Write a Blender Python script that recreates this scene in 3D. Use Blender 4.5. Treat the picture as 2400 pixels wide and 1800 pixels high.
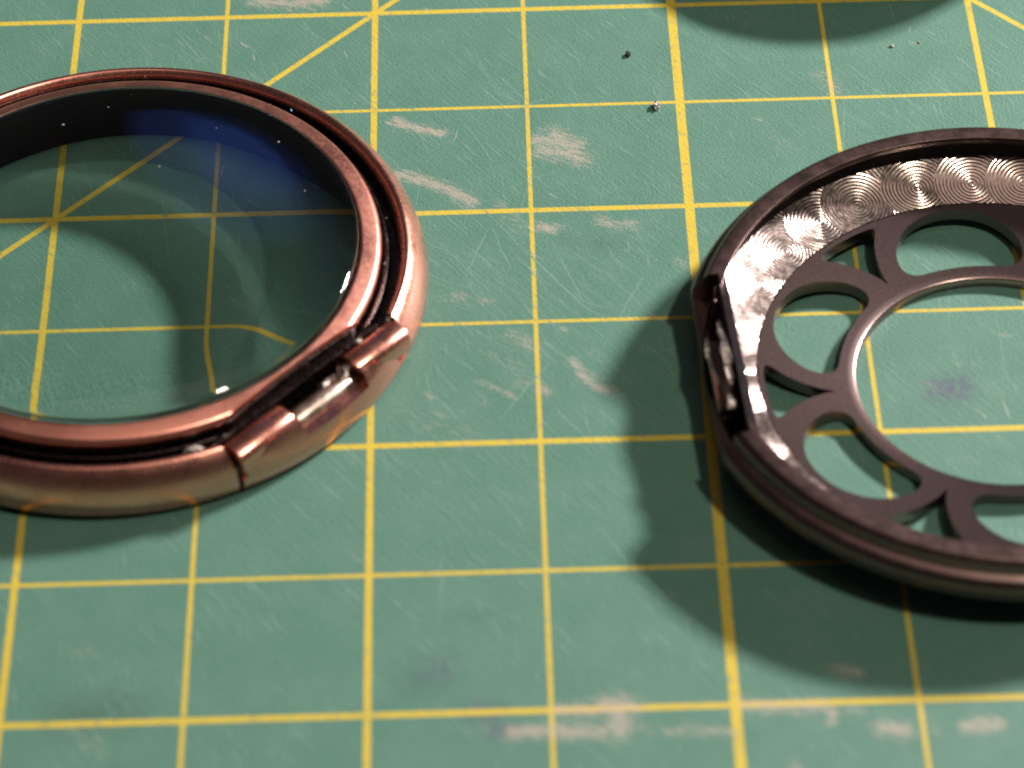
import bpy, bmesh, math, random
import numpy as np
from mathutils import Vector, Matrix

# ---------------------------------------------------------------- clear
for o in list(bpy.data.objects):
    bpy.data.objects.remove(o)
S = 1.0                       # all geometry is written in millimetres; one scene unit is a millimetre
sc = bpy.context.scene
COL = sc.collection
sc.unit_settings.system = 'METRIC'
sc.unit_settings.scale_length = 0.001
random.seed(7)
R = math.radians

# ---------------------------------------------------------------- camera
cd = bpy.data.cameras.new("camera")
cam = bpy.data.objects.new("camera", cd)
COL.objects.link(cam)
cd.sensor_width = 36.0
cd.lens = 7373.06 / 2400.0 * 36.0
cam.location = (35.186 * S, -211.078 * S, 171.440 * S)
cam.rotation_euler = (0.7701, 0.0171, -0.0232)
cd.clip_start = 5.0
cd.clip_end = 5000.0
cd.dof.use_dof = True
_fwd = cam.rotation_euler.to_matrix() @ Vector((0, 0, -1))
cd.dof.focus_distance = (Vector((58 * S, -16 * S, 1.0 * S)) - cam.location).dot(_fwd)
cd.dof.aperture_fstop = 31.0 * 0.001 / S
cd.dof.aperture_blades = 7
sc.camera = cam

# ---------------------------------------------------------------- world and lamps (indoors, at night)
world = bpy.data.worlds.new("World")
sc.world = world
world.use_nodes = True
bg = world.node_tree.nodes["Background"]        # dim, dark room
bg.inputs[0].default_value = (1.0, 0.86, 0.88, 1)
bg.inputs[1].default_value = 0.034


def lamp(name, loc, target, size, power, color, shape='DISK', size_y=None):
    ld = bpy.data.lights.new(name, 'AREA')
    ld.shape = shape
    ld.size = size * S
    if size_y:
        ld.size_y = size_y * S
    ld.energy = power * (S / 0.001) ** 2
    ld.color = color
    o = bpy.data.objects.new(name, ld)
    COL.objects.link(o)
    o.location = Vector(loc) * S
    ld.cycles.is_caustics_light = name in ('desk_lamp', 'ceiling_lamp')
    d = Vector(target) * S - o.location
    o.rotation_euler = d.to_track_quat('-Z', 'Y').to_euler()
    return o


# desk lamp low behind the right-hand side of the mat; ceiling lamp overhead with the ceiling it lights; nested dim blue lamps added behind for a bluish reflection in the glass
lamp("desk_lamp", (436, 237, 277), (45, -35, 0), 88, 7.0, (1.0, 0.90, 0.88), 'RECTANGLE', 39)
lamp("ceiling_lamp", (375, -235, 830), (40, -40, 0), 60, 3.1, (1.0, 0.89, 0.76))
lamp("ceiling_bounce", (60, -60, 950), (40, -40, 0), 620, 0.56, (1.0, 0.76, 0.66))
lamp("blue_glow", (-28, 430, 400), (20, -30, 0), 38, 0.0020, (0.12, 0.26, 1.0))
lamp("blue_glow", (-26, 436, 398), (20, -30, 0), 72, 0.0050, (0.10, 0.22, 1.0))

sc.view_settings.view_transform = 'Standard'
sc.view_settings.look = 'None'
sc.view_settings.exposure = 0.24
sc.view_settings.gamma = 1.0
sc.render.engine = 'CYCLES'
sc.cycles.use_denoising = True
sc.cycles.filter_width = 1.9
sc.cycles.max_bounces = 8
sc.cycles.transparent_max_bounces = 16
sc.cycles.transmission_bounces = 10
sc.cycles.glossy_bounces = 6
sc.cycles.caustics_reflective = False
sc.cycles.caustics_refractive = True
sc.cycles.blur_glossy = 0.3
sc.cycles.sample_clamp_indirect = 4.0

# ---------------------------------------------------------------- marks on the mat, in millimetres
SCUFFS = [([(27.48,-20.67),(29.82,-21.64),(31.85,-23.02),(33.28,-24.15)],0.95,1),([(35.6,-24.46),(36.03,-24.7)],0.7,0.6),([(36.57,-26.21),(37.54,-27.72)],1.3,0.45),([(38.84,-27.36),(39.84,-27.61)],0.8,1),([(43.61,-26.71),(44.45,-27.38),(46.17,-27.45)],0.9,0.75),([(49.22,-31.74),(50.17,-32.39)],0.8,0.4),([(32.0,-35.1),(32.42,-35.22)],0.7,0.8),([(34.11,-35.49),(34.66,-35.71)],0.7,0.6),([(29.75,-36.41),(30.58,-37.05)],0.6,0.4),([(36.26,-39.65),(37.62,-40.58)],1.3,0.6),([(40.24,-38.98),(40.44,-39.13)],0.5,0.7),([(40.87,-42.56),(41.5,-44.12),(42.55,-45.12),(43.61,-45.92)],0.75,0.85),([(33.55,-44.38),(34.77,-45.0),(36.24,-46.19)],0.45,0.7),([(36.55,-44.69),(37.65,-44.54)],0.8,0.5),([(38.31,-45.42),(38.64,-45.63)],0.7,0.9),([(29.96,-48.57),(31.31,-49.0),(32.51,-50.16)],2.4,0.33),([(42.28,-41.65),(43.21,-42.56)],0.5,0.5),([(33.8,-45.72),(34.05,-46.67)],0.5,0.5),([(29.57,-45.36),(30.05,-46.04)],0.4,0.5),([(39.0,-16.82),(42.21,-17.53)],1.1,0.95),([(38.96,-18.25),(42.15,-18.95)],1.2,0.9),([(40.25,-19.44),(41.94,-19.51)],0.8,0.7),([(27.02,-13.89),(28.55,-14.94),(31.02,-15.79)],0.75,1),([(62.67,-9.65),(63.83,-11.78)],1.2,0.55),([(14.97,2.41),(16.65,1.94),(18.32,1.66),(20.65,1.89)],1.3,0.9),([(26.86,-14.14),(27.82,-14.79)],0.8,0.8),([(38.66,-76.24),(41.43,-76.24)],1.0,0.9),([(41.8,-75.81),(43.52,-76.05)],1.3,1),([(42.56,-76.06),(42.74,-77.92)],1.5,1),([(44.29,-77.87),(44.78,-78.43)],0.7,0.5),([(46.16,-78.26),(47.88,-78.32)],0.8,0.7),([(48.73,-78.46),(50.27,-78.52)],0.8,0.7),([(35.33,-78.08),(38.43,-77.98),(41.52,-78.2)],0.95,1),([(51.65,-76.17),(54.04,-76.59),(56.64,-76.47)],1.0,0.85),([(57.3,-76.82),(57.3,-77.8)],0.7,0.8),([(58.31,-77.07),(59.35,-77.11)],0.9,0.5),([(60.75,-78.58),(62.26,-78.85)],1.0,1),([(66.58,-78.68),(68.4,-78.53)],1.0,1),([(57.97,-73.42),(59.51,-73.7)],0.8,0.8),([(48.0,-67.93),(48.15,-68.4)],0.6,0.4),([(47.15,-65.8),(47.3,-66.28)],0.6,0.4),([(63.91,-77.93),(64.45,-79.25)],0.7,0.45),([(54.14,-81.44),(54.45,-81.88)],0.8,0.6),([(32.41,-77.87),(33.44,-77.9)],0.8,0.4),([(43.52,-76.09),(44.9,-76.14)],0.8,0.5),([(5.03,-76.66),(6.02,-77.53),(7.15,-78.57)],1.3,0.4),([(4.9,-69.47),(5.67,-69.76)],1.3,0.4),([(0.82,-64.52),(4.4,-64.48)],1.2,0.2),([(23.81,-61.19),(25.21,-61.8)],1.3,0.25),([(67.23,-46.0),(68.9,-46.37)],1.0,0.3),([(71.99,-46.49),(73.0,-46.98)],1.2,0.25),([(68.63,-53.93),(69.67,-53.97)],0.9,0.25),([(74.1,-40.92),(74.55,-41.11)],0.6,0.5),([(69.28,-42.56),(70.84,-44.28)],1.4,0.25),([(40.27,-16.5),(42.26,-19.19)],1.6,0.9),([(56.96,-15.09),(57.3,-15.24)],0.5,0.6),([(57.71,-16.71),(60.13,-18.91)],0.9,0.3),([(1.38,-29.6),(8.23,-34.09)],1.5,0.18),([(11.65,-37.31),(16.58,-34.43)],1.0,0.25),([(29.97,-34.97),(32.85,-36.12)],0.8,0.3),([(34.2,-41.25),(36.64,-43.34)],1.0,0.4),([(41.93,-43.55),(44.25,-46.58)],0.8,0.4),([(40.35,-27.46),(39.79,-27.71)],0.6,0.6),([(27.81,-46.89),(32.34,-48.04)],1.4,0.28),([(30.22,-54.09),(31.57,-55.52)],1.2,0.2)]
STAINS = [([(68.66,-46.66),(69.74,-46.55)],1.6,1),([(29.94,-72.46),(30.59,-72.41)],1.5,0.6),([(33.13,-76.15),(33.82,-76.22)],1.3,0.7),([(34.31,-77.83),(34.99,-77.96)],1.0,0.8),([(28.65,-73.45),(28.97,-73.5)],0.8,0.4)]
SMUDGES = [([(5.06,-75.32),(6.37,-75.03),(7.99,-75.26)],2.2,0.7),([(43.35,-29.43),(44.33,-29.88)],1.0,0.5),([(40.67,-29.09),(44.69,-29.52)],1.2,0.25),([(32.43,-67.51),(33.08,-67.97)],1.0,0.3),([(28.0,-73.62),(28.81,-73.73)],1.3,0.3)]
SCRATCHES = [([(34.7,-25.7),(36.37,-28.51),(38.84,-32.13),(41.79,-36.5),(43.68,-38.17)],0.13,1),([(39.52,-28.64),(40.68,-32.41),(41.69,-35.5)],0.1,0.7),([(29.79,-27.82),(32.05,-30.83),(33.72,-33.55)],0.1,0.5),([(34.29,-40.94),(35.5,-42.73),(36.97,-44.32)],0.12,1),([(39.2,-47.25),(40.23,-48.79),(41.39,-50.41)],0.12,0.9),([(29.58,-43.45),(29.78,-44.8),(29.98,-45.95)],0.08,0.6),([(33.28,-24.15),(34.7,-25.7)],0.1,0.7),([(32.66,-38.52),(33.34,-39.53)],0.1,0.6),([(40.44,-39.03),(42.46,-40.68)],0.08,0.6),([(44.88,-30.32),(45.73,-30.4),(45.65,-29.21)],0.13,1),([(40.61,-34.24),(41.82,-35.9),(42.63,-36.44),(44.84,-37.23)],0.1,0.7),([(32.93,-29.0),(35.69,-33.64)],0.07,0.5),([(55.57,-5.21),(56.7,-6.93)],0.08,0.5),([(63.72,-14.05),(67.52,-17.92)],0.09,0.7),([(44.92,-14.04),(46.42,-15.7)],0.08,0.5),([(8.17,-1.33),(11.02,-6.05)],0.1,0.6),([(19.04,-0.52),(20.58,-3.42)],0.08,0.5),([(47.59,-22.39),(49.61,-25.05)],0.08,0.5),([(30.04,-35.02),(32.01,-34.9)],0.08,0.4),([(8.49,-3.66),(10.96,-6.2)],0.1,0.5)]


# ---------------------------------------------------------------- node helpers
class NT:
    def __init__(self, name):
        self.m = bpy.data.materials.new(name)
        self.m.use_nodes = True
        self.t = self.m.node_tree
        self.t.nodes.clear()
        self.out = self.n('ShaderNodeOutputMaterial')

    def n(self, typ, **kw):
        nd = self.t.nodes.new(typ)
        for k, v in kw.items():
            setattr(nd, k, v)
        return nd

    def link(self, a, b):
        self.t.links.new(a, b)

    def set(self, sock, v):
        if hasattr(v, 'is_output') or isinstance(v, bpy.types.NodeSocket):
            self.link(v, sock)
        else:
            sock.default_value = v

    def math(self, op, a, b=None, c=None, clamp=False):
        nd = self.n('ShaderNodeMath', operation=op, use_clamp=clamp)
        self.set(nd.inputs[0], a)
        if b is not None:
            self.set(nd.inputs[1], b)
        if c is not None:
            self.set(nd.inputs[2], c)
        return nd.outputs[0]

    def ramp(self, v, a, b, lo=0.0, hi=1.0, smooth=True):
        nd = self.n('ShaderNodeMapRange', interpolation_type='SMOOTHSTEP' if smooth else 'LINEAR')
        self.set(nd.inputs[0], v)
        for i, q in enumerate((a, b, lo, hi)):
            self.set(nd.inputs[i + 1], q)
        return nd.outputs[0]

    def noise(self, vec, scale, detail=3.0, rough=0.55, dist=0.0):
        nd = self.n('ShaderNodeTexNoise')
        self.set(nd.inputs['Vector'], vec)
        nd.inputs['Scale'].default_value = scale
        nd.inputs['Detail'].default_value = detail
        nd.inputs['Roughness'].default_value = rough
        nd.inputs['Distortion'].default_value = dist
        return nd.outputs[0]

    def mix(self, f, a, b):
        nd = self.n('ShaderNodeMix', data_type='RGBA')
        self.set(nd.inputs[0], f)
        for s, v in ((nd.inputs[6], a), (nd.inputs[7], b)):
            if isinstance(v, tuple):
                s.default_value = v if len(v) == 4 else v + (1,)
            else:
                self.link(v, s)
        return nd.outputs[2]

    def mm(self):
        """object coordinates in millimetres"""
        tc = self.n('ShaderNodeTexCoord')
        vm = self.n('ShaderNodeVectorMath', operation='SCALE')
        self.link(tc.outputs['Object'], vm.inputs[0])
        vm.inputs['Scale'].default_value = 1.0 / S
        return vm.outputs[0]

    def vscale(self, v, xyz, rz=0.0):
        mr = self.n('ShaderNodeMapping')
        self.link(v, mr.inputs[0])
        mr.inputs['Rotation'].default_value = (0, 0, rz)
        ms = self.n('ShaderNodeVectorMath', operation='MULTIPLY')
        self.link(mr.outputs[0], ms.inputs[0])
        ms.inputs[1].default_value = xyz
        return ms.outputs[0]

    def bump(self, h, dist_mm, strength=1.0, normal=None):
        b = self.n('ShaderNodeBump')
        b.inputs['Strength'].default_value = strength
        b.inputs['Distance'].default_value = dist_mm * S
        self.link(h, b.inputs['Height'])
        if normal is not None:
            self.link(normal, b.inputs['Normal'])
        return b.outputs[0]

    def bsdf(self, color, rough, metallic=0.0, normal=None, **kw):
        p = self.n('ShaderNodeBsdfPrincipled')
        for nm, v in (('Base Color', color), ('Roughness', rough), ('Metallic', metallic)):
            if isinstance(v, tuple):
                p.inputs[nm].default_value = v if len(v) == 4 else v + (1,)
            else:
                self.set(p.inputs[nm], v)
        if normal is not None:
            self.link(normal, p.inputs['Normal'])
        for k2, v in kw.items():
            self.set(p.inputs[k2.replace('_', ' ')], v)
        return p

    def done(self, shader):
        self.link(shader.outputs[0] if hasattr(shader, 'outputs') else shader, self.out.inputs[0])
        return self.m


# ---------------------------------------------------------------- materials
def mat_cutting():
    t = NT('mat_vinyl')
    P = t.mm()
    sep = t.n('ShaderNodeSeparateXYZ')
    t.link(P, sep.inputs[0])
    wob = t.noise(P, 1.6, 3.0)
    fine = t.noise(P, 9.0, 4.0, 0.6)
    jit = t.math('MULTIPLY_ADD', t.math('SUBTRACT', fine, 0.5), 0.10, t.math('MULTIPLY', t.math('SUBTRACT', wob, 0.5), 0.05))
    masks = []
    for ax in (0, 1):
        f = t.math('DIVIDE', sep.outputs[ax], 12.7)
        idx = t.math('ROUND', f)
        d = t.math('MULTIPLY', t.math('ABSOLUTE', t.math('SUBTRACT', f, idx)), 12.7)
        d = t.math('ADD', d, jit)
        par = t.math('ABSOLUTE', t.math('FLOORED_MODULO', idx, 2.0))
        w = t.math('MULTIPLY_ADD', par, -0.090, 0.262)       # inch lines wider than half-inch ones
        if ax == 0:
            thick = t.math('COMPARE', idx, 4.0, 0.3)
            w = t.math('MULTIPLY_ADD', thick, 0.115, w)
        e0 = t.math('ADD', w, 0.035)
        e1 = t.math('SUBTRACT', w, 0.035)
        masks.append(t.ramp(d, e0, e1))
    x, y = sep.outputs[0], sep.outputs[1]
    for sgn, c in ((-1, 25.4), (1, 76.2)):
        d = t.math('MULTIPLY', t.math('ABSOLUTE', t.math('SUBTRACT', t.math('MULTIPLY_ADD', y, float(sgn), x), c)), 0.70711)
        mk = t.ramp(t.math('ADD', d, jit), 0.285, 0.215)
        if sgn == 1:
            mk = t.math('MULTIPLY', mk, t.math('LESS_THAN', y, 0.1))
        masks.append(mk)
    line = masks[0]
    for mk in masks[1:]:
        line = t.math('MAXIMUM', line, mk)
    # printed lines are patchy and rubbed
    big = t.noise(P, 0.22, 4.0, 0.6)
    rub = t.ramp(t.noise(P, 1.1, 5.0, 0.7), 0.30, 0.47, 0.45, 1.0)
    line = t.math('MULTIPLY', line, rub)
    line = t.math('MULTIPLY', line, t.ramp(big, 0.25, 0.45, 0.75, 1.0))
    sp = t.ramp(t.noise(P, 6.5, 2.0, 0.5), 0.64, 0.70)
    line = t.math('MULTIPLY', line, t.math('MULTIPLY_ADD', sp, -0.55, 1.0))
    # green vinyl
    g1 = (0.070, 0.175, 0.132)
    g2 = (0.091, 0.201, 0.157)
    col = t.mix(t.ramp(big, 0.3, 0.7), g1, g2)
    grain = t.noise(P, 5.0, 3.0, 0.7)
    col = t.mix(t.ramp(grain, 0.35, 0.75, 0.0, 0.55), col, (0.124, 0.235, 0.185))
    col = t.mix(t.ramp(t.noise(P, 3.2, 4.0, 0.7), 0.56, 0.72, 0.0, 0.35), col, (0.052, 0.150, 0.100))
    px = t.noise(P, 7.5, 1.0, 0.5)
    col = t.mix(t.ramp(px, 0.36, 0.66, 0.0, 0.50, False), col, (0.038, 0.128, 0.082))
    # fine rubbed hatching from many cuts, two directions
    h1 = t.noise(t.vscale(P, (0.22, 4.6, 1), R(54)), 1.0, 3.0, 0.65)
    h2 = t.noise(t.vscale(P, (0.35, 5.0, 1), R(82)), 1.0, 3.0, 0.6)
    hm = t.math('MULTIPLY', t.ramp(h1, 0.56, 0.70), t.ramp(t.noise(P, 0.16, 3.0, 0.6), 0.42, 0.60))
    hm2 = t.math('MULTIPLY', t.ramp(h2, 0.58, 0.72), t.ramp(t.noise(t.vscale(P, (1, 1, 1), R(20)), 0.13, 3.0, 0.6), 0.45, 0.62))
    col = t.mix(t.math('MULTIPLY', t.math('MAXIMUM', hm, hm2), 0.55), col, (0.19, 0.31, 0.25))
    # smudges, stains
    at = t.n('ShaderNodeAttribute', attribute_name='smudge')
    col = t.mix(t.math('MULTIPLY', at.outputs['Fac'], t.ramp(t.noise(P, 1.4, 3.0), 0.3, 0.65, 0.2, 0.8)), col, (0.050, 0.105, 0.072))
    at = t.n('ShaderNodeAttribute', attribute_name='stain')
    col = t.mix(t.math('MULTIPLY', at.outputs['Fac'], t.ramp(t.noise(P, 1.8, 4.0, 0.6), 0.32, 0.60, 0.0, 0.75)), col, (0.080, 0.078, 0.130))
    yel = t.mix(t.ramp(t.noise(P, 2.5, 3.0), 0.35, 0.7), (0.52, 0.40, 0.034), (0.46, 0.36, 0.050))
    col = t.mix(line, col, yel)
    # pale scuffs rubbed through the surface
    at = t.n('ShaderNodeAttribute', attribute_name='scuff')
    ns = t.noise(P, 6.5, 2.0, 0.75)
    nl = t.noise(t.vscale(P, (0.6, 2.6, 1), R(28)), 1.2, 4.0, 0.7)
    mixn = t.math('MULTIPLY_ADD', nl, 0.50, t.math('MULTIPLY', ns, 0.50))
    mixn = t.math('MULTIPLY_ADD', mixn, 2.3, -0.65)
    sm = t.ramp(t.math('MULTIPLY_ADD', at.outputs['Fac'], 0.40, mixn), 0.68, 1.02)
    sm = t.math('MULTIPLY', sm, t.ramp(at.outputs['Fac'], 0.02, 0.35))
    amb = t.math('MULTIPLY', t.ramp(mixn, 0.62, 0.90), t.ramp(t.noise(P, 0.10, 2.0, 0.6), 0.44, 0.66, 0.0, 0.40))
    sm = t.math('MAXIMUM', sm, amb)
    col = t.mix(t.math('MULTIPLY', sm, 0.66), col, (0.40, 0.335, 0.28))
    # embossed leathery grain
    hgt = t.math('ADD', t.noise(P, 4.2, 1.0, 0.6), t.math('MULTIPLY', h1, 0.9))
    nb = t.bump(hgt, 0.045, 0.8)
    rough = t.ramp(grain, 0.3, 0.7, 0.50, 0.64)
    return t.done(t.bsdf(col, rough, 0.0, nb, Specular_IOR_Level=0.35))


def mat_copper(name, base=(0.80, 0.40, 0.30), rough=0.25, patina=0.30):
    t = NT(name)
    P = t.mm()
    n1 = t.noise(P, 0.35, 4.0, 0.6)
    n2 = t.noise(P, 3.0, 4.0, 0.65)
    col = t.mix(t.ramp(n1, 0.35, 0.7, 0.0, patina), base, (base[0] * 0.55, base[1] * 0.50, base[2] * 0.50))
    col = t.mix(t.ramp(n2, 0.60, 0.78, 0.0, 0.16), col, (base[0] * 0.62, base[1] * 0.62, base[2] * 0.66))
    r = t.math('ADD', t.ramp(n1, 0.3, 0.7, rough - 0.03, rough + 0.06), t.ramp(n2, 0.4, 0.75, -0.02, 0.06))
    # turned finish: rings about the axis, very shallow
    sx = t.n('ShaderNodeSeparateXYZ')
    t.link(P, sx.inputs[0])
    rad = t.math('SQRT', t.math('ADD', t.math('POWER', sx.outputs[0], 2.0), t.math('POWER', sx.outputs[1], 2.0)))
    cb = t.n('ShaderNodeCombineXYZ')
    t.link(rad, cb.inputs[0])
    t.link(sx.outputs[2], cb.inputs[1])
    turn = t.noise(cb.outputs[0], 5.0, 3.0, 0.7)
    pit = t.ramp(t.noise(P, 7.0, 2.0, 0.5), 0.66, 0.74)
    h = t.math('SUBTRACT', t.math('MULTIPLY_ADD', t.noise(P, 1.2, 3.0), 0.22, t.math('MULTIPLY', turn, 0.32)), t.math('MULTIPLY', pit, 0.3))
    nb = t.bump(h, 0.02, 0.55)
    return t.done(t.bsdf(col, r, 1.0, nb))


def mat_gun(name, base, rough, var=0.10, bumpd=0.01, scale=2.0):
    t = NT(name)
    P = t.mm()
    n1 = t.noise(P, scale, 4.0, 0.65)
    n2 = t.noise(P, scale * 4.5, 3.0, 0.6)
    dk = tuple(c * 0.90 for c in base)
    col = t.mix(t.ramp(n1, 0.35, 0.7), dk, base)
    r = t.ramp(n1, 0.3, 0.7, rough - var * 0.5, rough + var)
    nb = t.bump(t.math('ADD', n1, t.math('MULTIPLY', n2, 0.3)), bumpd, 0.5)
    return t.done(t.bsdf(col, r, 1.0, nb))


def mat_perlage(name, base, centre_r, pitch_deg, disc_r, slope, phase):
    """overlapping spots of concentric polishing rings, one row round the band"""
    t = NT(name)
    P = t.mm()
    s = t.n('ShaderNodeSeparateXYZ')
    t.link(P, s.inputs[0])
    rad = t.math('SQRT', t.math('ADD', t.math('POWER', s.outputs[0], 2.0), t.math('POWER', s.outputs[1], 2.0)))
    ang = t.math('DEGREES', t.math('ARCTAN2', s.outputs[1], s.outputs[0]))
    u = t.math('DIVIDE', t.math('SUBTRACT', ang, phase), pitch_deg)
    arc = R(pitch_deg) * centre_r
    v = t.math('MULTIPLY', t.math('SUBTRACT', rad, centre_r), slope)
    base_i = t.math('FLOOR', u)
    D = A = None
    # the later spots cover the earlier ones: start with the lowest layer
    for k in (2, 1, 0, -1):
        ck = t.math('ADD', base_i, float(k))
        wn = t.n('ShaderNodeTexWhiteNoise', noise_dimensions='1D')
        t.link(ck, wn.inputs['W'])
        off = t.math('MULTIPLY', t.math('SUBTRACT', wn.outputs[0], 0.5), 0.9)
        sep = t.n('ShaderNodeSeparateColor')
        t.link(wn.outputs['Color'], sep.inputs[0])
        du = t.math('MULTIPLY', t.math('SUBTRACT', t.math('SUBTRACT', u, ck), t.math('MULTIPLY', t.math('SUBTRACT', sep.outputs[1], 0.5), 0.34)), arc)
        amp = t.math('MULTIPLY_ADD', sep.outputs[2], 0.9, 0.55)
        dv = t.math('SUBTRACT', v, off)
        dk = t.math('SQRT', t.math('ADD', t.math('POWER', du, 2.0), t.math('POWER', dv, 2.0)))
        if D is None:
            D, A = dk, amp
        else:
            inside = t.math('LESS_THAN', dk, disc_r)
            D = t.math('ADD', t.math('MULTIPLY', dk, inside), t.math('MULTIPLY', D, t.math('SUBTRACT', 1.0, inside)))
            A = t.math('ADD', t.math('MULTIPLY', amp, inside), t.math('MULTIPLY', A, t.math('SUBTRACT', 1.0, inside)))
    wob = t.math('MULTIPLY', t.math('SUBTRACT', t.noise(P, 1.3, 2.0), 0.5), 0.05)
    Dw = t.math('ADD', D, wob)
    ring = t.math('SINE', t.math('MULTIPLY', Dw, 2 * math.pi / 0.285))
    cb = t.n('ShaderNodeCombineXYZ')
    t.link(Dw, cb.inputs[0])
    irr = t.noise(cb.outputs[0], 6.0, 2.0, 0.6)
    h = t.math('MULTIPLY_ADD', ring, 0.5, t.math('MULTIPLY', irr, 0.7))
    h = t.math('MULTIPLY', h, A)
    nb = t.bump(h, 0.021, 1.0)
    n1 = t.noise(P, 2.2, 4.0, 0.6)
    col = t.mix(t.ramp(n1, 0.35, 0.7), tuple(c * 0.8 for c in base), base)
    col = t.mix(t.ramp(ring, -1.0, 1.0, 0.0, 0.25), col, tuple(c * 0.6 for c in base))
    return t.done(t.bsdf(col, t.ramp(n1, 0.3, 0.7, 0.18, 0.25), 1.0, nb))


def mat_glass():
    """coated watch glass: refracts, with only a weak reflection"""
    t = NT('coated_crystal_glass')
    g = t.n('ShaderNodeBsdfRefraction')
    g.inputs['Color'].default_value = (0.985, 1.0, 0.99, 1)
    g.inputs['Roughness'].default_value = 0.015
    g.inputs['IOR'].default_value = 1.5
    lw = t.n('ShaderNodeLayerWeight')
    lw.inputs[0].default_value = 0.5
    fac = t.math('MULTIPLY_ADD', t.math('POWER', lw.outputs['Facing'], 4.0), 0.60, 0.032)
    gl = t.n('ShaderNodeBsdfGlossy')
    gl.inputs['Roughness'].default_value = 0.03
    mx = t.n('ShaderNodeMixShader')
    t.link(fac, mx.inputs[0])
    t.link(g.outputs[0], mx.inputs[1])
    t.link(gl.outputs[0], mx.inputs[2])
    return t.done(mx)


def mat_plain(name, col, rough=0.6, metallic=0.0):
    t = NT(name)
    P = t.mm()
    n1 = t.noise(P, 3.0, 4.0, 0.6)
    c = t.mix(t.ramp(n1, 0.3, 0.7), tuple(q * 0.75 for q in col), col)
    return t.done(t.bsdf(c, rough, metallic, t.bump(n1, 0.03, 0.6)))


M = dict(
    mat=mat_cutting(),
    copper=mat_copper('copper_polished', (0.88, 0.40, 0.30), 0.26, 0.24),
    copper_lip=mat_copper('copper_satin', (0.84, 0.37, 0.28), 0.33, 0.22),
    groove=mat_gun('shade_dark_groove_metal', (0.10, 0.078, 0.075), 0.26),  # gunmetal; shade of the deep narrow groove is darkened into the colour
    wall=mat_gun('black_inner_wall', (0.030, 0.029, 0.040), 0.40, 0.05, 0.003, 0.8),
    steel=mat_gun('raw_steel', (0.74, 0.66, 0.58), 0.30, 0.15, 0.04, 1.6),
    pin=mat_gun('worn_hinge_metal', (0.50, 0.41, 0.34), 0.36, 0.12, 0.02, 1.4),
    rim=mat_gun('dark_bronze_rim', (0.20, 0.135, 0.122), 0.33, 0.05, 0.002, 0.9),
    rim_in=mat_gun('darkened_rim_inside', (0.050, 0.042, 0.045), 0.48, 0.05, 0.003, 1.0),  # dark tone; the hinge wall's unlit shade is put into the colour
    plate=mat_gun('satin_rose_plate', (0.33, 0.24, 0.225), 0.26, 0.015, 0.001, 6.0),
    perlage=mat_perlage('spotted_polish', (0.68, 0.56, 0.50), 19.95, 12.6, 3.0, 1.07, 2.0),
    glass=mat_glass(),
    dust=mat_plain('pale_dust', (0.50, 0.46, 0.40), 0.8),
    dust_blue=mat_plain('blue_lint', (0.12, 0.40, 0.85), 0.7),
    lint=mat_plain('grey_lint', (0.42, 0.38, 0.32), 0.9),
    scratch=mat_plain('scratched_vinyl', (0.15, 0.28, 0.225), 0.6),
    scratch_pale=mat_plain('pale_nick', (0.32, 0.34, 0.28), 0.7),
    grit=mat_plain('dark_grit', (0.025, 0.022, 0.020), 0.5),
    chip=mat_plain('bright_metal_chip', (0.80, 0.70, 0.66), 0.5, 0.6),
    brass=mat_gun('brass_plate', (0.62, 0.44, 0.20), 0.35),
    table=mat_plain('table_wood', (0.16, 0.09, 0.05), 0.5),
)


# ---------------------------------------------------------------- mesh helpers
def empty(name, loc, label=None, cat=None, group=None):
    o = bpy.data.objects.new(name, None)
    o.empty_display_size = 5.0
    COL.objects.link(o)
    o.location = Vector(loc) * S
    if label:
        o['label'] = label
    if cat:
        o['category'] = cat
    if group:
        o['group'] = group
    return o


def mesh_obj(name, verts, faces, mat, parent=None, smooth=True, angle=32, loc=None, recalc=True):
    me = bpy.data.meshes.new(name)
    me.from_pydata([tuple(c * S for c in v) for v in verts], [], faces)
    return finish(name, me, mat, parent, smooth, angle, loc, recalc)


def finish(name, me, mat, parent=None, smooth=True, angle=32, loc=None, recalc=True):
    if recalc:
        bm = bmesh.new()
        bm.from_mesh(me)
        bmesh.ops.recalc_face_normals(bm, faces=bm.faces)
        bm.to_mesh(me)
        bm.free()
    if smooth:
        me.polygons.foreach_set('use_smooth', [True] * len(me.polygons))
        me.set_sharp_from_angle(angle=R(angle))
    if mat:
        me.materials.clear()
        me.materials.append(mat)
    o = bpy.data.objects.new(name, me)
    COL.objects.link(o)
    if parent:
        o.parent = parent
    if loc:
        o.location = Vector(loc) * S
    return o


def rounded(poly, rads, n=5):
    """round the corners of a closed (r, z) polygon; rads: one radius or a list"""
    N = len(poly)
    if not isinstance(rads, (list, tuple)):
        rads = [rads] * N
    out = []
    for i in range(N):
        p = Vector(poly[i])
        a = Vector(poly[i - 1]) - p
        b = Vector(poly[(i + 1) % N]) - p
        rr = min(rads[i], a.length * 0.45, b.length * 0.45)
        if rr <= 1e-6:
            out.append(tuple(p))
            continue
        p0, p1 = p + a.normalized() * rr, p + b.normalized() * rr
        for k in range(n + 1):
            t = k / n
            q = p0 * (1 - t) ** 2 + p * 2 * t * (1 - t) + p1 * t ** 2
            out.append((q.x, q.y))
    return out


def lathe(poly, seg=288):
    V, F = [], []
    n = len(poly)
    for i in range(seg):
        a = 2 * math.pi * i / seg
        c, s = math.cos(a), math.sin(a)
        V += [(r * c, r * s, z) for r, z in poly]
    for i in range(seg):
        j = (i + 1) % seg
        for k in range(n):
            l = (k + 1) % n
            F.append((i * n + k, j * n + k, j * n + l, i * n + l))
    return V, F


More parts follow.
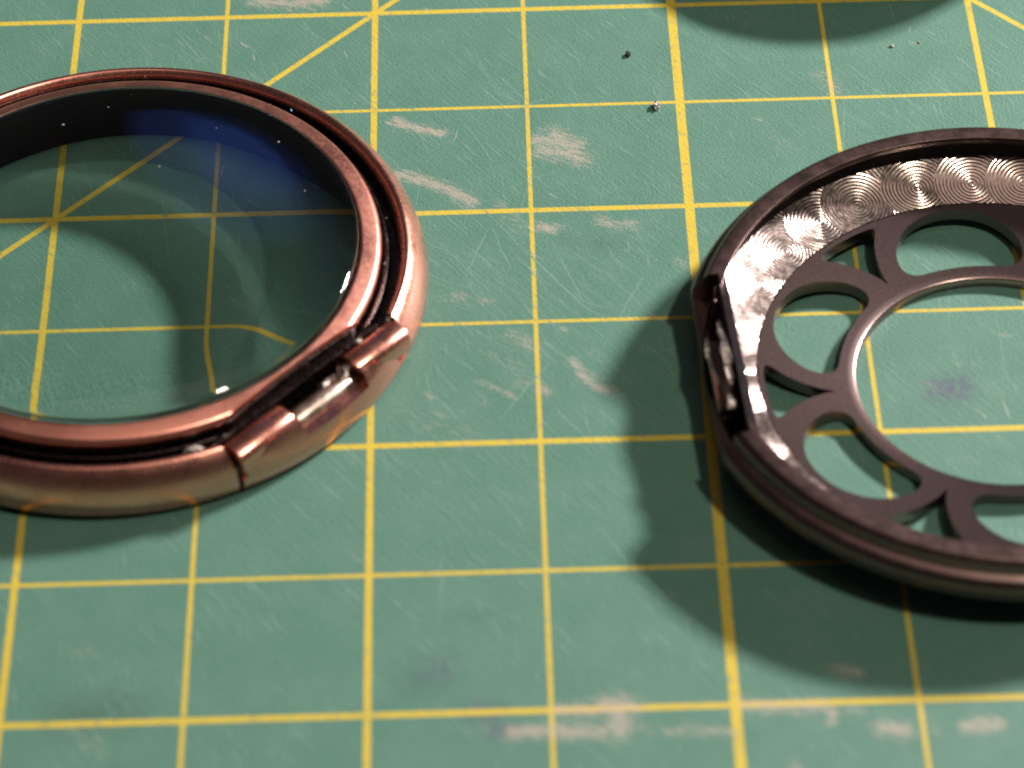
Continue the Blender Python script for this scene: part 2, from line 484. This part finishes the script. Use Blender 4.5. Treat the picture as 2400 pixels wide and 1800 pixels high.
def lathe_open(line, seg=256):
    V, F = [], []
    n = len(line)
    for i in range(seg):
        a = 2 * math.pi * i / seg
        V += [(r * math.cos(a), r * math.sin(a), z) for r, z in line]
    for i in range(seg):
        j = (i + 1) % seg
        for k in range(n - 1):
            F.append((i * n + k, j * n + k, j * n + k + 1, i * n + k + 1))
    return V, F


def box_local(frame, d0, d1, t0, t1, z0, z1):
    """box in a hinge frame: d along the outward normal, t along the chord"""
    nx, ny = frame
    tx, ty = -ny, nx
    V = []
    for z in (z0, z1):
        for d, t in ((d0, t0), (d1, t0), (d1, t1), (d0, t1)):
            V.append((nx * d + tx * t, ny * d + ty * t, z))
    F = [(0, 3, 2, 1), (4, 5, 6, 7), (0, 1, 5, 4), (1, 2, 6, 5), (2, 3, 7, 6), (3, 0, 4, 7)]
    return V, F


def join(*parts):
    V, F = [], []
    for v, f in parts:
        o = len(V)
        V += v
        F += [tuple(i + o for i in q) for q in f]
    return V, F


def cut(geo, *cutters):
    """boolean difference; returns a new mesh datablock (in metres)"""
    def tmp(g, nm):
        me = bpy.data.meshes.new(nm)
        me.from_pydata([tuple(c * S * 100 for c in v) for v in g[0]], [], g[1])
        bm = bmesh.new()
        bm.from_mesh(me)
        bmesh.ops.recalc_face_normals(bm, faces=bm.faces)
        bm.to_mesh(me)
        bm.free()
        o = bpy.data.objects.new(nm, me)
        COL.objects.link(o)
        return o
    a = tmp(geo, 'blank')
    cs = [tmp(c, 'cutter') for c in cutters]
    for c in cs:
        md = a.modifiers.new('b', 'BOOLEAN')
        md.operation = 'DIFFERENCE'
        md.solver = 'EXACT'
        md.object = c
    dg = bpy.context.evaluated_depsgraph_get()
    dg.update()
    me = bpy.data.meshes.new_from_object(a.evaluated_get(dg))
    me.transform(Matrix.Scale(0.01, 4))
    for o in [a] + cs:
        bpy.data.objects.remove(o)
    return me


def rod(frame, d, z, t0, t1, r, r_in=0.0, seg=40, bev=0.12, squash=1.0, power=1.0):
    """rod or tube lying along the chord of a hinge frame, edges eased"""
    nx, ny = frame
    tx, ty = -ny, nx
    st = [(t0, r - bev), (t0 + bev * 0.3, r - bev * 0.3), (t0 + bev, r), (t1 - bev, r), (t1 - bev * 0.3, r - bev * 0.3), (t1, r - bev)]
    if r_in > 0:
        st += [(t1, r_in), (t1 - 1.0, r_in), (t1 - 1.0, 0.001)]
        st = [(t0, 0.001)] + st
    else:
        st = [(t0, 0.001)] + st + [(t1, 0.001)]
    V, F = [], []
    for t, q in st:
        for i in range(seg):
            a = 2 * math.pi * i / seg
            ca, sa = math.cos(a), math.sin(a)
            dd = d + q * math.copysign(abs(ca) ** power, ca)
            V.append((nx * dd + tx * t, ny * dd + ty * t, z + q * squash * math.copysign(abs(sa) ** power, sa)))
    for k in range(len(st) - 1):
        for i in range(seg):
            j = (i + 1) % seg
            F.append((k * seg + i, k * seg + j, (k + 1) * seg + j, (k + 1) * seg + i))
    F.append(tuple(range(seg)))
    F.append(tuple((len(st) - 1) * seg + i for i in range(seg)))
    return V, F


def lump(cx, cy, cz, sx, sy, sz, seed, rough=0.35, sub=2):
    """irregular pebble-like grain"""
    rg = random.Random(seed)
    bm = bmesh.new()
    bmesh.ops.create_icosphere(bm, subdivisions=sub, radius=1.0)
    rz = rg.uniform(0, 6.28)
    c, s = math.cos(rz), math.sin(rz)
    for v in bm.verts:
        q = v.co * (1 + rg.uniform(-rough, rough))
        x, y, z = q.x * sx, q.y * sy, q.z * sz
        v.co = (cx + x * c - y * s, cy + x * s + y * c, cz + z)
    V = [tuple(v.co) for v in bm.verts]
    bm.verts.ensure_lookup_table()
    F = [tuple(v.index for v in f.verts) for f in bm.faces]
    bm.free()
    return V, F


# ---------------------------------------------------------------- the surface: cutting mat on a table
def build_mat():
    dense_x = np.arange(-14.0, 92.0, 0.32)
    dense_y = np.arange(-92.0, 12.0, 0.32)
    xs = np.concatenate([np.linspace(-180, -16, 10), dense_x, np.linspace(94, 270, 10)])
    ys = np.concatenate([np.linspace(-200, -94, 8), dense_y, np.linspace(14, 250, 12)])
    nx, ny = len(xs), len(ys)
    X, Y = np.meshgrid(xs, ys)
    X, Y = X.ravel(), Y.ravel()
    n = nx * ny
    co = np.zeros((n, 3), np.float32)
    co[:, 0], co[:, 1] = X * S, Y * S
    i = np.arange(ny - 1)[:, None] * nx + np.arange(nx - 1)[None, :]
    i = i.ravel()
    quads = np.stack([i, i + 1, i + nx + 1, i + nx], 1)
    # a skirt 3 mm down round the edge
    edge = np.concatenate([np.arange(nx), np.arange(1, ny) * nx + nx - 1, (ny - 1) * nx + np.arange(nx - 2, -1, -1), np.arange(ny - 2, 0, -1) * nx])
    low = co[edge].copy()
    low[:, 2] = -3 * S
    m = len(edge)
    e2 = np.roll(edge, -1)
    l1 = n + np.arange(m)
    l2 = n + np.roll(np.arange(m), -1)
    quads = np.concatenate([quads, np.stack([e2, edge, l1, l2], 1)])
    co = np.concatenate([co, low])
    me = bpy.data.meshes.new('cutting_mat')
    me.vertices.add(len(co))
    me.vertices.foreach_set('co', co.ravel())
    me.loops.add(quads.size)
    me.loops.foreach_set('vertex_index', quads.ravel().astype(np.int32))
    me.polygons.add(len(quads))
    me.polygons.foreach_set('loop_start', np.arange(0, quads.size, 4, dtype=np.int32))
    me.polygons.foreach_set('loop_total', np.full(len(quads), 4, np.int32))
    me.update()
    for nm, strokes in (('scuff', SCUFFS), ('stain', STAINS), ('smudge', SMUDGES)):
        f = np.zeros(len(co), np.float32)
        for pts, w, s in strokes:
            for a, b in zip(pts[:-1], pts[1:]):
                ax, ay = a
                dx, dy = b[0] - ax, b[1] - ay
                L2 = dx * dx + dy * dy + 1e-9
                tt = np.clip(((X - ax) * dx + (Y - ay) * dy) / L2, 0, 1)
                d = np.hypot(X - ax - tt * dx, Y - ay - tt * dy)
                f[:n] = np.maximum(f[:n], s * np.clip(1.35 - d / w, 0, 1.2) ** 1.0)
        at = me.attributes.new(nm, 'FLOAT', 'POINT')
        at.data.foreach_set('value', f)
    me.materials.append(M['mat'])
    o = bpy.data.objects.new('cutting_mat', me)
    COL.objects.link(o)
    o['kind'] = 'structure'
    o['label'] = 'worn green cutting mat printed with a yellow grid'
    return o


mat_o = build_mat()
V, F = box_local((1, 0), -900, 900, -700, 700, -33, -3.02)
tb = mesh_obj('table', V, F, M['table'], smooth=False)
tb['kind'] = 'structure'
tb['label'] = 'dark table top under the cutting mat'


def strip(pts, w, z=0.012, seed=0):
    """thin raised burr following a polyline, tapering at both ends"""
    rg = random.Random(seed)
    P2 = []
    for a, b in zip(pts[:-1], pts[1:]):
        for k in range(5):
            t = k / 5
            P2.append((a[0] + (b[0] - a[0]) * t + rg.uniform(-.03, .03), a[1] + (b[1] - a[1]) * t + rg.uniform(-.03, .03)))
    P2.append(pts[-1])
    V, F = [], []
    n = len(P2)
    for i, p in enumerate(P2):
        q0, q1 = P2[max(0, i - 1)], P2[min(n - 1, i + 1)]
        dx, dy = q1[0] - q0[0], q1[1] - q0[1]
        L = math.hypot(dx, dy) + 1e-9
        ww = w * 0.5 * (0.25 + 0.75 * math.sin(math.pi * (i + 0.5) / n)) * rg.uniform(0.6, 1.25)
        px, py = -dy / L * ww, dx / L * ww
        V += [(p[0] + px, p[1] + py, 0.0015), (p[0], p[1], z * rg.uniform(.8, 2.2)), (p[0] - px, p[1] - py, 0.0015)]
    for i in range(n - 1):
        F += [(3 * i, 3 * i + 1, 3 * i + 4, 3 * i + 3), (3 * i + 1, 3 * i + 2, 3 * i + 5, 3 * i + 4)]
    return V, F


rc = random.Random(23)
for i in range(75):
    x, y = rc.gauss(38, 7), rc.gauss(-36, 13)
    a = R(rc.gauss(-50, 9) if rc.random() < .7 else rc.uniform(0, 180))
    L = rc.uniform(1.5, 8)
    SCRATCHES.append(([(x, y), (x + L * .5 * math.cos(a + .04), y + L * .5 * math.sin(a + .04)), (x + L * math.cos(a), y + L * math.sin(a))], rc.uniform(.05, .10), 1))
geo = join(*[strip(p, w, 0.006, i) for i, (p, w, s) in enumerate(SCRATCHES)])
rg = random.Random(11)
fine, nick = [], []
for i in range(170):
    x, y = rg.uniform(-10, 88), rg.uniform(-70, 4)
    if rg.random() < 0.35:
        y = rg.uniform(-30, 4)
    a = R(rg.choice((-48, -45, -42, -60, -75, 80, 95, -30)) + rg.uniform(-8, 8))
    L = rg.uniform(0.8, 4.5) if rg.random() < 0.75 else rg.uniform(4, 11)
    pts = [(x, y), (x + L * .5 * math.cos(a) + rg.uniform(-.1, .1), y + L * .5 * math.sin(a)), (x + L * math.cos(a), y + L * math.sin(a))]
    (nick if L < 2.0 else fine).append(strip(pts, rg.uniform(.04, .085) if L > 2 else rg.uniform(.06, .12), 0.005, i))
o = mesh_obj('scratch_marks', *join(geo, *fine), M['scratch'], mat_o, smooth=False)
o['kind'] = 'stuff'
o.cycles.is_caustics_receiver = True
o = mesh_obj('nick_marks', *join(*nick), M['scratch_pale'], mat_o, smooth=False)
o['kind'] = 'stuff'
o.cycles.is_caustics_receiver = True

# ---------------------------------------------------------------- copper bezel with its glass (left)
LC = (6.05, -33.9, 0.0)
HN = (math.cos(R(-44.3)), math.sin(R(-44.3)))        # outward direction of the hinge
bez = empty('glazed_watch_case', LC, 'round copper watch case bezel with a clear glass crystal and a broken hinge', 'watch case')

ring = rounded([(21.62, 2.6), (21.70, 3.9), (22.25, 4.50), (23.00, 3.85), (23.55, 2.8), (23.88, 1.5), (23.60, 0.4), (22.8, 0.0), (18.9, 0.0), (18.75, 0.5), (18.75, 2.4), (20.2, 2.6)],
               [0.1, 0.35, 0.75, 1.0, 1.0, 0.7, 0.4, 0.1, 0.1, 0.1, 0.1, 0.1], 6)
me = cut(lathe(ring),
         box_local(HN, 18.0, 22.40, -8.62, 9.45, 1.7, 6),
         box_local(HN, 19.35, 21.75, -2.7, 4.0, -1, 6),
         box_local(HN, 21.5, 26, -2.7, 4.0, 2.75, 6),
         box_local(HN, 18.0, 26, -8.62, -8.22, 0.6, 6))
finish('outer_ring', me, M['copper'], bez)

lip = rounded([(18.64, 5.12), (18.86, 5.26), (20.10, 4.92), (20.34, 4.58), (20.30, 4.35), (19.2, 4.75), (18.64, 4.90)],
              [0.08, 0.12, 0.25, 0.10, 0.05, 0.05, 0.05], 5)
me = cut(lathe(lip), box_local(HN, 19.12, 26, -10.5, 10.5, -1, 8))
finish('inner_lip', me, M['copper_lip'], bez)

gr = rounded([(18.95, 2.5), (18.98, 4.68), (20.22, 4.30), (20.22, 3.1), (20.52, 3.05), (20.56, 3.72), (20.80, 3.72), (20.92, 2.75), (21.50, 2.70), (21.58, 3.85), (21.69, 3.80), (21.62, 2.5)],
             [0, 0, .05, .1, .05, .06, .06, .1, .1, .03, .03, 0], 3)
me = cut(lathe(gr), box_local(HN, 19.24, 26, -10.4, 10.4, -1, 8))
finish('groove_ring', me, M['groove'], bez)

finish_me = lathe(rounded([(18.30, 0.15), (18.30, 4.40), (18.55, 4.6), (18.72, 4.55), (18.72, 0.15)], 0.05, 2))
mesh_obj('inner_wall', *finish_me, M['wall'], bez)

# crystal: clear glass, flat in the middle, rounded down to a thick edge
CZ, CT, CR = 6.50, 0.95, 13.9
flat = lathe_open([(CR, CZ), (10, CZ), (5, CZ), (0.01, CZ)])
under = lathe_open([(0.01, CZ - CT), (5, CZ - CT), (10, CZ - CT), (CR, CZ - CT)])
crystal = mesh_obj('crystal', *join(flat, under), M['glass'], bez, angle=50, recalc=False)
crystal.cycles.is_caustics_caster = True
mat_o.cycles.is_caustics_receiver = True
el = []
for k in range(0, 21):
    a = k / 20
    el.append((CR + (18.35 - CR) * a, CZ - CT - 0.30 * a ** 3.0))
el += [(18.50, 5.14), (18.58, 5.20), (18.60, 5.30), (18.60, 5.42), (18.575, 5.53), (18.52, 5.63), (18.45, 5.70)]
for k in range(1, 25):
    a = 1 - k / 24
    el.append((CR + (18.35 - CR) * a, CZ - 0.75 * a ** 2.9))
mesh_obj('crystal_edge', *lathe_open(el), M['glass'], crystal, angle=60, recalc=False)

# hinge knuckles: the outer two are left, the middle one is gone
for t0, t1 in ((-8.18, -2.72), (4.02, 9.25)):
    mesh_obj('hinge_knuckle', *rod(HN, 21.22, 2.90, t0, t1, 1.27, 0.5, bev=0.10, power=0.78), M['copper'], bez)
mesh_obj('hinge_leaf_and_dark_filler', *join(box_local(HN, 19.26, 19.6, -8.5, 9.2, 1.72, 3.3), box_local(HN, 19.6, 20.1, -8.4, -2.75, 1.72, 2.6), box_local(HN, 19.6, 20.1, 4.05, 9.0, 1.72, 2.6), box_local(HN, 19.7, 21.95, -8.60, -8.24, 0.62, 3.0), box_local(HN, 19.7, 21.4, 9.27, 9.43, 1.72, 3.2)), M['groove'], bez, smooth=False)  # end boxes are dark filler, put in for black shade in the slits
mesh_obj('hinge_pin', *rod(HN, 21.62, 2.55, -2.65, 3.4, 0.85, 0.3, bev=0.10), M['pin'], bez)
mesh_obj('broken_hinge_stub', *join(lump(HN[0] * 21.2 - HN[1] * 3.3, HN[1] * 21.2 + HN[0] * 3.3, 3.5, .7, .45, .4, 3), lump(HN[0] * 20.9 - HN[1] * 2.1, HN[1] * 20.9 + HN[0] * 2.1, 3.0, .9, .4, .35, 5)), M['steel'], bez, angle=20)
o = mesh_obj('lint', *join(*[lump(HN[0] * d - HN[1] * t, HN[1] * d + HN[0] * t, z, a, b, .2, s, .45) for d, t, z, a, b, s in
     ((20.3, 4.6, 3.3, .5, .3, 1), (20.0, 6.3, 3.5, .5, .25, 2), (20.2, 8.0, 3.5, .3, .2, 4), (19.9, 9.4, 3.6, .25, .2, 6))]), M['lint'], bez)
o['kind'] = 'stuff'
th = R(288.5)
mesh_obj('glue_blob', *lump(21.0 * math.cos(th), 21.0 * math.sin(th), 3.35, .75, .42, .30, 9, 0.22, 3), M['lint'], bez, angle=60)

# dust lying on the glass and the ring
dust, dblue = [], []
for i, (x, y, z) in enumerate([(-5.06, 13.0, 6.32), (7.2, 12.1, 6.32), (-7.6, 12.4, 6.32), (2.9, 7.7, 6.32), (12.3, 15.3, 4.9), (11.2, 17.2, 4.4), (0.1, 16.9, 5.95), (0.7, 21.6, 4.0), (-0.9, 14.2, 6.32), (12.2, 10.2, 6.3), (-4.2, 14.3, 6.31), (-1.6, 15.0, 6.3), (3.0, 14.5, 6.3), (14.4, 4.4, 6.3), (-8.5, 10.6, 6.32), (9.5, 5.2, 6.32), (20.6, 4.0, 3.75), (20.7, 1.5, 3.75), (20.5, -1.2, 3.75), (22.3, -1.0, 4.42), (6.4, 21.6, 4.3), (-10.2, -15.6, 5.35)]):
    if i in (2, 8, 10, 12, 14, 15):
        continue
    z = z + 0.19 if z > 6.25 else z
    q = 0.055 if i % 3 else 0.10
    dust.append(lump(x, y, z + q * .3, q, q * .8, q * .5, 40 + i, .4, 1))
for i, (x, y, z) in enumerate([(11.2, 14.5, 5.2), (12.9, 16.2, 4.6), (11.9, 15.2, 4.9)]):
    dblue.append(lump(x, y, z + .05, .13, .08, .08, 70 + i, .4, 1))
o = mesh_obj('dust_specks', *join(*dust), M['dust'], bez, smooth=False)
o['kind'] = 'stuff'
o = mesh_obj('blue_lint_specks', *join(*dblue), M['dust_blue'], bez, smooth=False)
o['kind'] = 'stuff'

# ---------------------------------------------------------------- bronze case back with spoked plate (right)
RC = (72.86, -46.45, 0.0)
LN = (math.cos(R(184.2)), math.sin(R(184.2)))
back = empty('spoked_watch_case', RC, 'round dark bronze watch case back with a spoked open plate and spotted polish', 'watch case')

rim = rounded([(22.63, 6.12), (23.05, 5.75), (23.12, 5.05), (23.70, 4.85), (24.12, 4.2), (23.95, 3.2), (23.2, 2.2), (21.4, 1.3), (18.36, 0.85), (18.36, 1.30), (22.30, 2.75), (22.42, 3.5), (22.36, 4.6), (21.80, 5.2), (21.50, 5.75), (21.45, 6.08)],
              [.12, .2, .12, .25, .5, .5, .5, .5, .05, .05, .05, .2, .3, .2, .2, .05], 5)
me = cut(lathe(rim),
         box_local(LN, 20.35, 21.85, -8.3, 8.2, 3.25, 8),
         box_local(LN, 21.80, 27, -8.3, 8.2, 3.7, 8),
         box_local(LN, 22.30, 27, -9.6, 9.4, 0, 8))
finish('rim', me, M['rim'], back)
flange = [(22.34, 5.0), (22.40, 4.4), (22.44, 3.45), (22.38, 3.42), (22.33, 4.3), (22.26, 5.0)]
me = cut(lathe(flange), box_local(LN, 19.7, 27, -8.6, 8.6, 0, 8))
finish('rim_groove', me, M['rim_in'], back)
band = [(22.36, 3.42), (18.34, 1.96), (18.34, 1.38), (22.30, 2.83)]
bandp = []
for k in range(9):
    a = k / 8
    bandp.append((22.36 + (18.34 - 22.36) * a, 3.42 + (1.96 - 3.42) * a - 0.10 * math.sin(math.pi * a)))
bandp += [(18.34, 1.38), (22.30, 2.83)]
me = cut(lathe(bandp, 360), box_local(LN, 19.75, 27, -12, 12, 0, 8))
finish('grained_band', me, M['perlage'], back)

# spoked plate: shallow dish with six bean and six three-cornered openings round a round hole
prof = []
for k in range(13):
    a = k / 12
    prof.append((18.26 + (10.95 - 18.26) * a, 1.93 + (0.92 - 1.93) * a))
prof += [(10.86, 0.88), (10.80, 0.80), (10.80, 0.0)]
for k in range(8):
    a = (k + 1) / 8
    prof.append((10.80 + (18.26 - 10.80) * a, 0.0 + 0.95 * a ** 1.5))


def prism(pts, z0=-1.0, z1=4.0):
    n = len(pts)
    V = [(x, y, z0) for x, y in pts] + [(x, y, z1) for x, y in pts]
    F = [tuple(range(n))[::-1], tuple(range(n, 2 * n))] + [(i, (i + 1) % n, n + (i + 1) % n, n + i) for i in range(n)]
    return V, F


def smooth_closed(pts, rounds=2):
    for _ in range(rounds):
        q = []
        for i in range(len(pts)):
            a, b = pts[i], pts[(i + 1) % len(pts)]
            q.append((a[0] * .75 + b[0] * .25, a[1] * .75 + b[1] * .25))
            q.append((a[0] * .25 + b[0] * .75, a[1] * .25 + b[1] * .75))
        pts = q
    return pts


half_bean = [(12.08, 0), (12.06, 7), (12.08, 13), (12.10, 17.6), (12.75, 21.2), (13.9, 21.2), (15.1, 18.9), (16.2, 15.2), (17.1, 10.6), (17.65, 5.4), (17.78, 0)]
bean = half_bean + [(r, -a) for r, a in half_bean[-2:0:-1]]
half_tri = [(12.35, 0), (13.3, 0.7), (14.3, 2.2), (15.4, 4.2), (16.5, 6.6), (17.25, 8.7), (17.72, 9.2), (17.85, 6.0), (17.85, 0)]
tri = half_tri + [(r, -a) for r, a in half_tri[-2:0:-1]]
cuts_a, cuts_b = [], []
for k in range(6):
    for shape, a0, lst, rd in ((bean, 96.2 + 59.7 * k if k < 4 else 96.2 + 60 * k, cuts_a, 3), (tri, 125.7 + 59.5 * k if k < 4 else 126 + 60 * k, cuts_b, 2)):
        pts = [(r * math.cos(R(a0 + a)), r * math.sin(R(a0 + a))) for r, a in shape]
        lst.append(prism(smooth_closed(pts, rd)))
me = cut(lathe(prof, 240), join(*cuts_a), join(*cuts_b))
finish('spoked_plate', me, M['plate'], back, angle=38)

# hinge side of the case back
wv = box_local(LN, 19.70, 20.32, -8.9, 8.75, 1.9, 5.55)
mesh_obj('hinge_wall', *wv, M['rim_in'], back, smooth=False)
mesh_obj('hinge_knuckle', *rod(LN, 21.25, 3.95, -2.6, 4.2, 0.85, 0.36, bev=0.12), M['rim'], back)
def shard(pts, th, seed):
    """ragged strip of torn metal: (d, t, z) points with a width each"""
    rg = random.Random(seed)
    V, F = [], []
    for d, t, z, w in pts:
        for dd, zz in ((-w, -th), (w, -th), (w * .8, th), (-w * .8, th)):
            q = d + dd + rg.uniform(-.05, .05)
            V.append((LN[0] * q - LN[1] * t, LN[1] * q + LN[0] * t, z + zz + rg.uniform(-.05, .05)))
    n = len(pts)
    for k in range(n - 1):
        for i in range(4):
            j = (i + 1) % 4
            F.append((4 * k + i, 4 * k + j, 4 * k + 4 + j, 4 * k + 4 + i))
    F += [(3, 2, 1, 0), tuple(4 * (n - 1) + i for i in range(4))]
    return V, F


mesh_obj('broken_hinge_leaf', *join(
    shard([(20.9, -4.4, 4.9, .10), (20.85, -3.4, 5.05, .22), (20.75, -2.2, 5.15, .26), (20.85, -1.2, 5.25, .36), (20.75, -0.2, 5.15, .42), (20.9, 0.7, 5.05, .26), (20.8, 1.6, 5.0, .30), (20.85, 2.3, 4.9, .14)], .16, 3),
    shard([(21.9, -3.2, 4.3, .10), (22.0, -2.2, 4.5, .20), (22.05, -1.2, 4.5, .22), (21.95, -0.3, 4.4, .12), (21.8, 0.8, 4.5, .10), (21.65, 1.9, 4.6, .16), (21.5, 2.6, 4.5, .08)], .12, 5),
    shard([(21.2, 3.4, 4.95, .2), (21.1, 4.1, 5.0, .35), (21.2, 4.7, 4.9, .3)], .14, 8)), M['steel'], back, smooth=False)

# ---------------------------------------------------------------- watch movement standing just beyond the top edge: only its shadow is seen
mv = empty('watch_movement', (70.3, 15.6, 0.0), 'round watch movement beyond the top edge, known by its round shadow on the mat', 'watch movement')
mesh_obj('base_plate', *lathe(rounded([(0.01, 4.2), (15.0, 4.2), (15.0, 2.6), (0.01, 2.6)], [0, .2, .2, 0], 3), 128), M['brass'], mv)
mesh_obj('bridge_plate', *lathe(rounded([(0.01, 2.6), (12.5, 2.6), (12.5, 0.0), (0.01, 0.0)], [0, .2, .2, 0], 3), 128), M['brass'], mv)
mesh_obj('dial', *lathe(rounded([(0.01, 6.0), (16.4, 6.0), (16.4, 4.21), (0.01, 4.21)], [0, .3, .3, 0], 3), 160), M['dust'], mv)

# ---------------------------------------------------------------- crumbs on the mat
def crumb(name, x, y, sx, sy, sz, seed, mat, label, cat):
    o = mesh_obj(name, *lump(0, 0, sz * .75, sx, sy, sz, seed, .4, 2), mat, smooth=False, loc=(x, y, 0.0))
    o['label'] = label
    o['category'] = cat
    return o


crumb('metal_chip', 48.82, -13.31, .26, .42, .30, 31, M['chip'], 'tiny bright metal chip beside the widest yellow line', 'metal chip')
crumb('grit_grain', 46.81, -6.55, .22, .30, .20, 32, M['grit'], 'tiny black grain of grit on the open green mat near the top', 'grit')
crumb('crumb', 69.12, -6.31, .13, .16, .13, 33, M['dust'], 'tiny pale crumb below the round shadow at the top', 'crumb')
crumb('crumb', 71.44, -5.93, .09, .15, .09, 34, M['lint'], 'second tiny crumb just right of the pale one by the top shadow', 'crumb')
